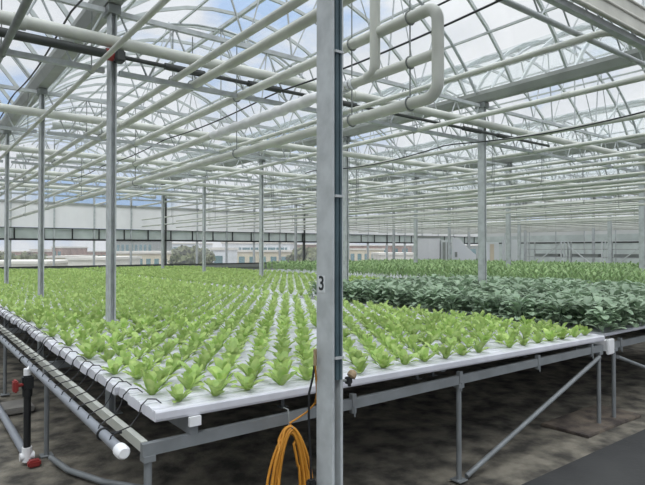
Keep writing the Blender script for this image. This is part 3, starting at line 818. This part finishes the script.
# ---------------------------------------------------------------- outside: city seen from the roof
GZ = -10.0
tag(MB().box(-220, 320, -60, 480, GZ-1, GZ).obj('ground', groundm), 'distant ground outside the greenhouse', 'ground', kind='structure')
def building(px0, px1, ytop, z, depth, wm, lab, floors=3, cols=6, wz=None, wmat=bglass, band=False, roofbox=None):
    p0, p1 = far(px0, z), far(px1, z); w = (p1-p0).length
    H = CAM.z+(249-ytop)/549*z-GZ
    e = empty('building', (p0.x, p0.y, GZ), lab, 'building', 'buildings outside the rear wall')
    e.rotation_euler = (0, 0, math.atan2(p1.y-p0.y, p1.x-p0.x))
    MB().box(0, w, 0, depth, 0, H).obj('facade', wm, e)
    MB().box(-0.2, w+0.2, -0.2, depth+0.2, H, H+0.35).obj('parapet', cream, e)
    fh = 3.1
    for f in range(floors):
        zt_ = H-0.8-f*fh
        if band:
            MB().box(0.6, w-0.6, -0.08, 0, zt_-1.6, zt_).obj('window_band', wmat, e)
            m = MB(); x = 0.6
            while x < w-0.6: m.box(x-0.08, x+0.08, -0.14, -0.08, zt_-1.6, zt_); x += 1.7
            m.obj('window_mullion', bwhite, e)
        else:
            for c in range(cols):
                x = w*(c+0.5)/cols; ww = w/cols*0.28
                MB().box(x-ww, x+ww, -0.06, 0, zt_-1.5, zt_).obj('window', wmat, e)
    if roofbox: MB().box(w*roofbox[0], w*roofbox[1], 1, depth*0.6, H+0.35, H+roofbox[2]).obj('roof_cabin', wm, e)
    return e
building(-40, 46, 264, 70, 12, cream, 'pale low flat-roofed building outside at the left edge', 2, 8)
building(-30, 26, 252, 150, 20, brick, 'reddish brick building far outside at the left edge', 4, 7)
building(30, 49, 250, 175, 20, cream, 'cream building far outside between the two left posts', 4, 4)
building(52, 62, 248, 130, 14, brick, 'small square red building outside right of the second left post', 3, 2)
building(48, 66, 258, 90, 12, beige, 'tan building below the small red one outside', 2, 4)
building(66, 106, 252, 148, 16, brick, 'long red-brick terrace outside left of the thick left post', 3, 9)
building(68, 108, 260, 68, 12, cream, 'pale building before the red-brick terrace outside', 2, 6)
building(112, 177, 253.5, 85, 14, beige, 'beige building with dark windows outside right of the thick left post', 2, 8)
building(116, 152, 241, 120, 16, greyp, 'grey building behind the beige one outside', 4, 8)
building(151, 200, 244, 142, 16, bwhite, 'white building with blue-green windows behind the beige one', 4, 6, band=True)
building(211, 226, 250, 75, 10, bwhite, 'plain white block outside left of centre', 1, 1)
building(222, 290, 243.5, 110, 18, bwhite, 'long white building with blue-green window bands outside', 1, 8, band=True)
building(226, 300, 252, 97, 8, beige, 'cream lower wing with dark windows below the blue-banded building', 2, 7)
building(283, 330, 245, 130, 14, brick, 'pinkish building outside left of the numbered post', 3, 5)
building(342, 384, 250, 120, 14, beige, 'pinkish beige building outside right of the numbered post', 3, 6)
building(380, 420, 255, 90, 14, cream, 'pale cream building outside left of the white cabinet', 2, 5)
building(340, 420, 246, 180, 14, brick, 'faint reddish building farthest behind the beige ones', 3, 8)
building(420, 560, 246, 150, 14, greyp, 'grey building outside behind the cabinets and racks', 3, 12)
def tree(px, ytop, z, rad, lab):
    p = far(px, z); H = CAM.z+(249-ytop)/549*z-GZ
    e = empty('tree', (p.x, p.y, GZ), lab, 'tree', 'trees outside the rear wall')
    MB().tube([(0,0,0),(0.1,0,H*0.4),(0,0,H*0.75)], 0.25, 8, True, [0.3,0.2,0.08]).obj('trunk', bark, e)
    m = MB(); rg = random.Random(int(px*7+z))
    for q in range(420):
        th = rg.uniform(0, 6.28); u = rg.uniform(-1, 1); rr = rad*(0.6+0.4*rg.random())
        c = Vector((math.cos(th)*math.sqrt(1-u*u)*rr, math.sin(th)*math.sqrt(1-u*u)*rr, H-rad*0.95+u*rr*0.95))
        s = rad*0.16; a = Vector([rg.uniform(-1,1) for _ in range(3)]).normalized()*s; b = a.orthogonal().normalized()*s
        m.add([c-a-b, c+a-b, c+a+b, c-a+b], [(0,1,2,3)])
    m.obj('crown', tree_m, e)
for n, (px, yt, z, rad) in enumerate([(2,251,100,3.0),(27,253,106,2.6),(40,254,112,2.4),(60,256,124,2.2),(184,246,68,1.7),(195,247,73,1.8),(205,249,62,1.1),(303,247,78,2.4),(318,248,86,2.8),(96,256,130,3)]):
    tree(px, yt, z, rad, ['leafy tree outside at the left edge','brownish tree outside between the first two left posts','rounded tree outside just left of the second left post','small tree outside right of the second left post',
        'tree outside left of the plain white block, leftmost of three','tree outside left of the plain white block, middle of three','tree outside nearest the plain white block','tree outside left of the numbered post, the left one','tree outside directly beside the numbered post','small tree before the red-brick terrace'][n])

# ---------------------------------------------------------------- sky and light
w = bpy.data.worlds.new('sky'); S.world = w; w.use_nodes = True
nt = w.node_tree; N = nt.nodes; L = nt.links; bg = N['Background']
tc = N.new('ShaderNodeTexCoord')
no = N.new('ShaderNodeTexNoise'); no.inputs['Scale'].default_value = 3.2; no.inputs['Detail'].default_value = 6; no.inputs['Roughness'].default_value = 0.55
mp = N.new('ShaderNodeMapping'); mp.inputs['Scale'].default_value = (1, 1, 2.2); mp.inputs['Location'].default_value = (0.3, 0.8, 0.1)
L.new(tc.outputs['Generated'], mp.inputs['Vector']); L.new(mp.outputs['Vector'], no.inputs['Vector'])
cr = N.new('ShaderNodeValToRGB'); cr.color_ramp.elements[0].position = 0.35; cr.color_ramp.elements[0].color = (0.42, 0.58, 0.86, 1)
cr.color_ramp.elements[1].position = 0.47; cr.color_ramp.elements[1].color = (0.80, 0.82, 0.87, 1)
el = cr.color_ramp.elements.new(0.62); el.color = (0.93, 0.94, 0.97, 1)
L.new(no.outputs['Fac'], cr.inputs['Fac'])
sx = N.new('ShaderNodeSeparateXYZ'); L.new(tc.outputs['Generated'], sx.inputs[0])
mr = N.new('ShaderNodeMapRange'); mr.interpolation_type = 'SMOOTHSTEP'
mr.inputs['From Min'].default_value = 0.35; mr.inputs['From Max'].default_value = 0.95
mr.inputs['To Min'].default_value = 1.0; mr.inputs['To Max'].default_value = 3.4
L.new(sx.outputs['Z'], mr.inputs['Value'])
L.new(cr.outputs['Color'], bg.inputs['Color']); L.new(mr.outputs['Result'], bg.inputs['Strength'])
sd = bpy.data.lights.new('sun', 'SUN'); sd.energy = 1.2; sd.angle = math.radians(25); sd.color = (1, 0.98, 0.95)
so = bpy.data.objects.new('sun', sd); COL.objects.link(so); so.rotation_euler = (math.radians(25), math.radians(-20), 0); so.location = (0, 0, 30)

# ---------------------------------------------------------------- camera
cd = bpy.data.cameras.new('camera'); cam = bpy.data.objects.new('camera', cd); COL.objects.link(cam)
cd.sensor_width = 36; cd.lens = 36*549/645; cd.clip_start = 0.05; cd.clip_end = 1500
cam.location = CAM
cam.rotation_euler = (math.radians(90+0.68), 0, -math.atan2(0.605, 0.796))
S.camera = cam
S.view_settings.view_transform = 'Standard'; S.view_settings.look = 'None'; S.view_settings.gamma = 1; S.view_settings.use_curve_mapping = False
S.view_settings.exposure = 0.0
try:
    S.cycles.transparent_max_bounces = 32; S.cycles.max_bounces = 8
except Exception: pass
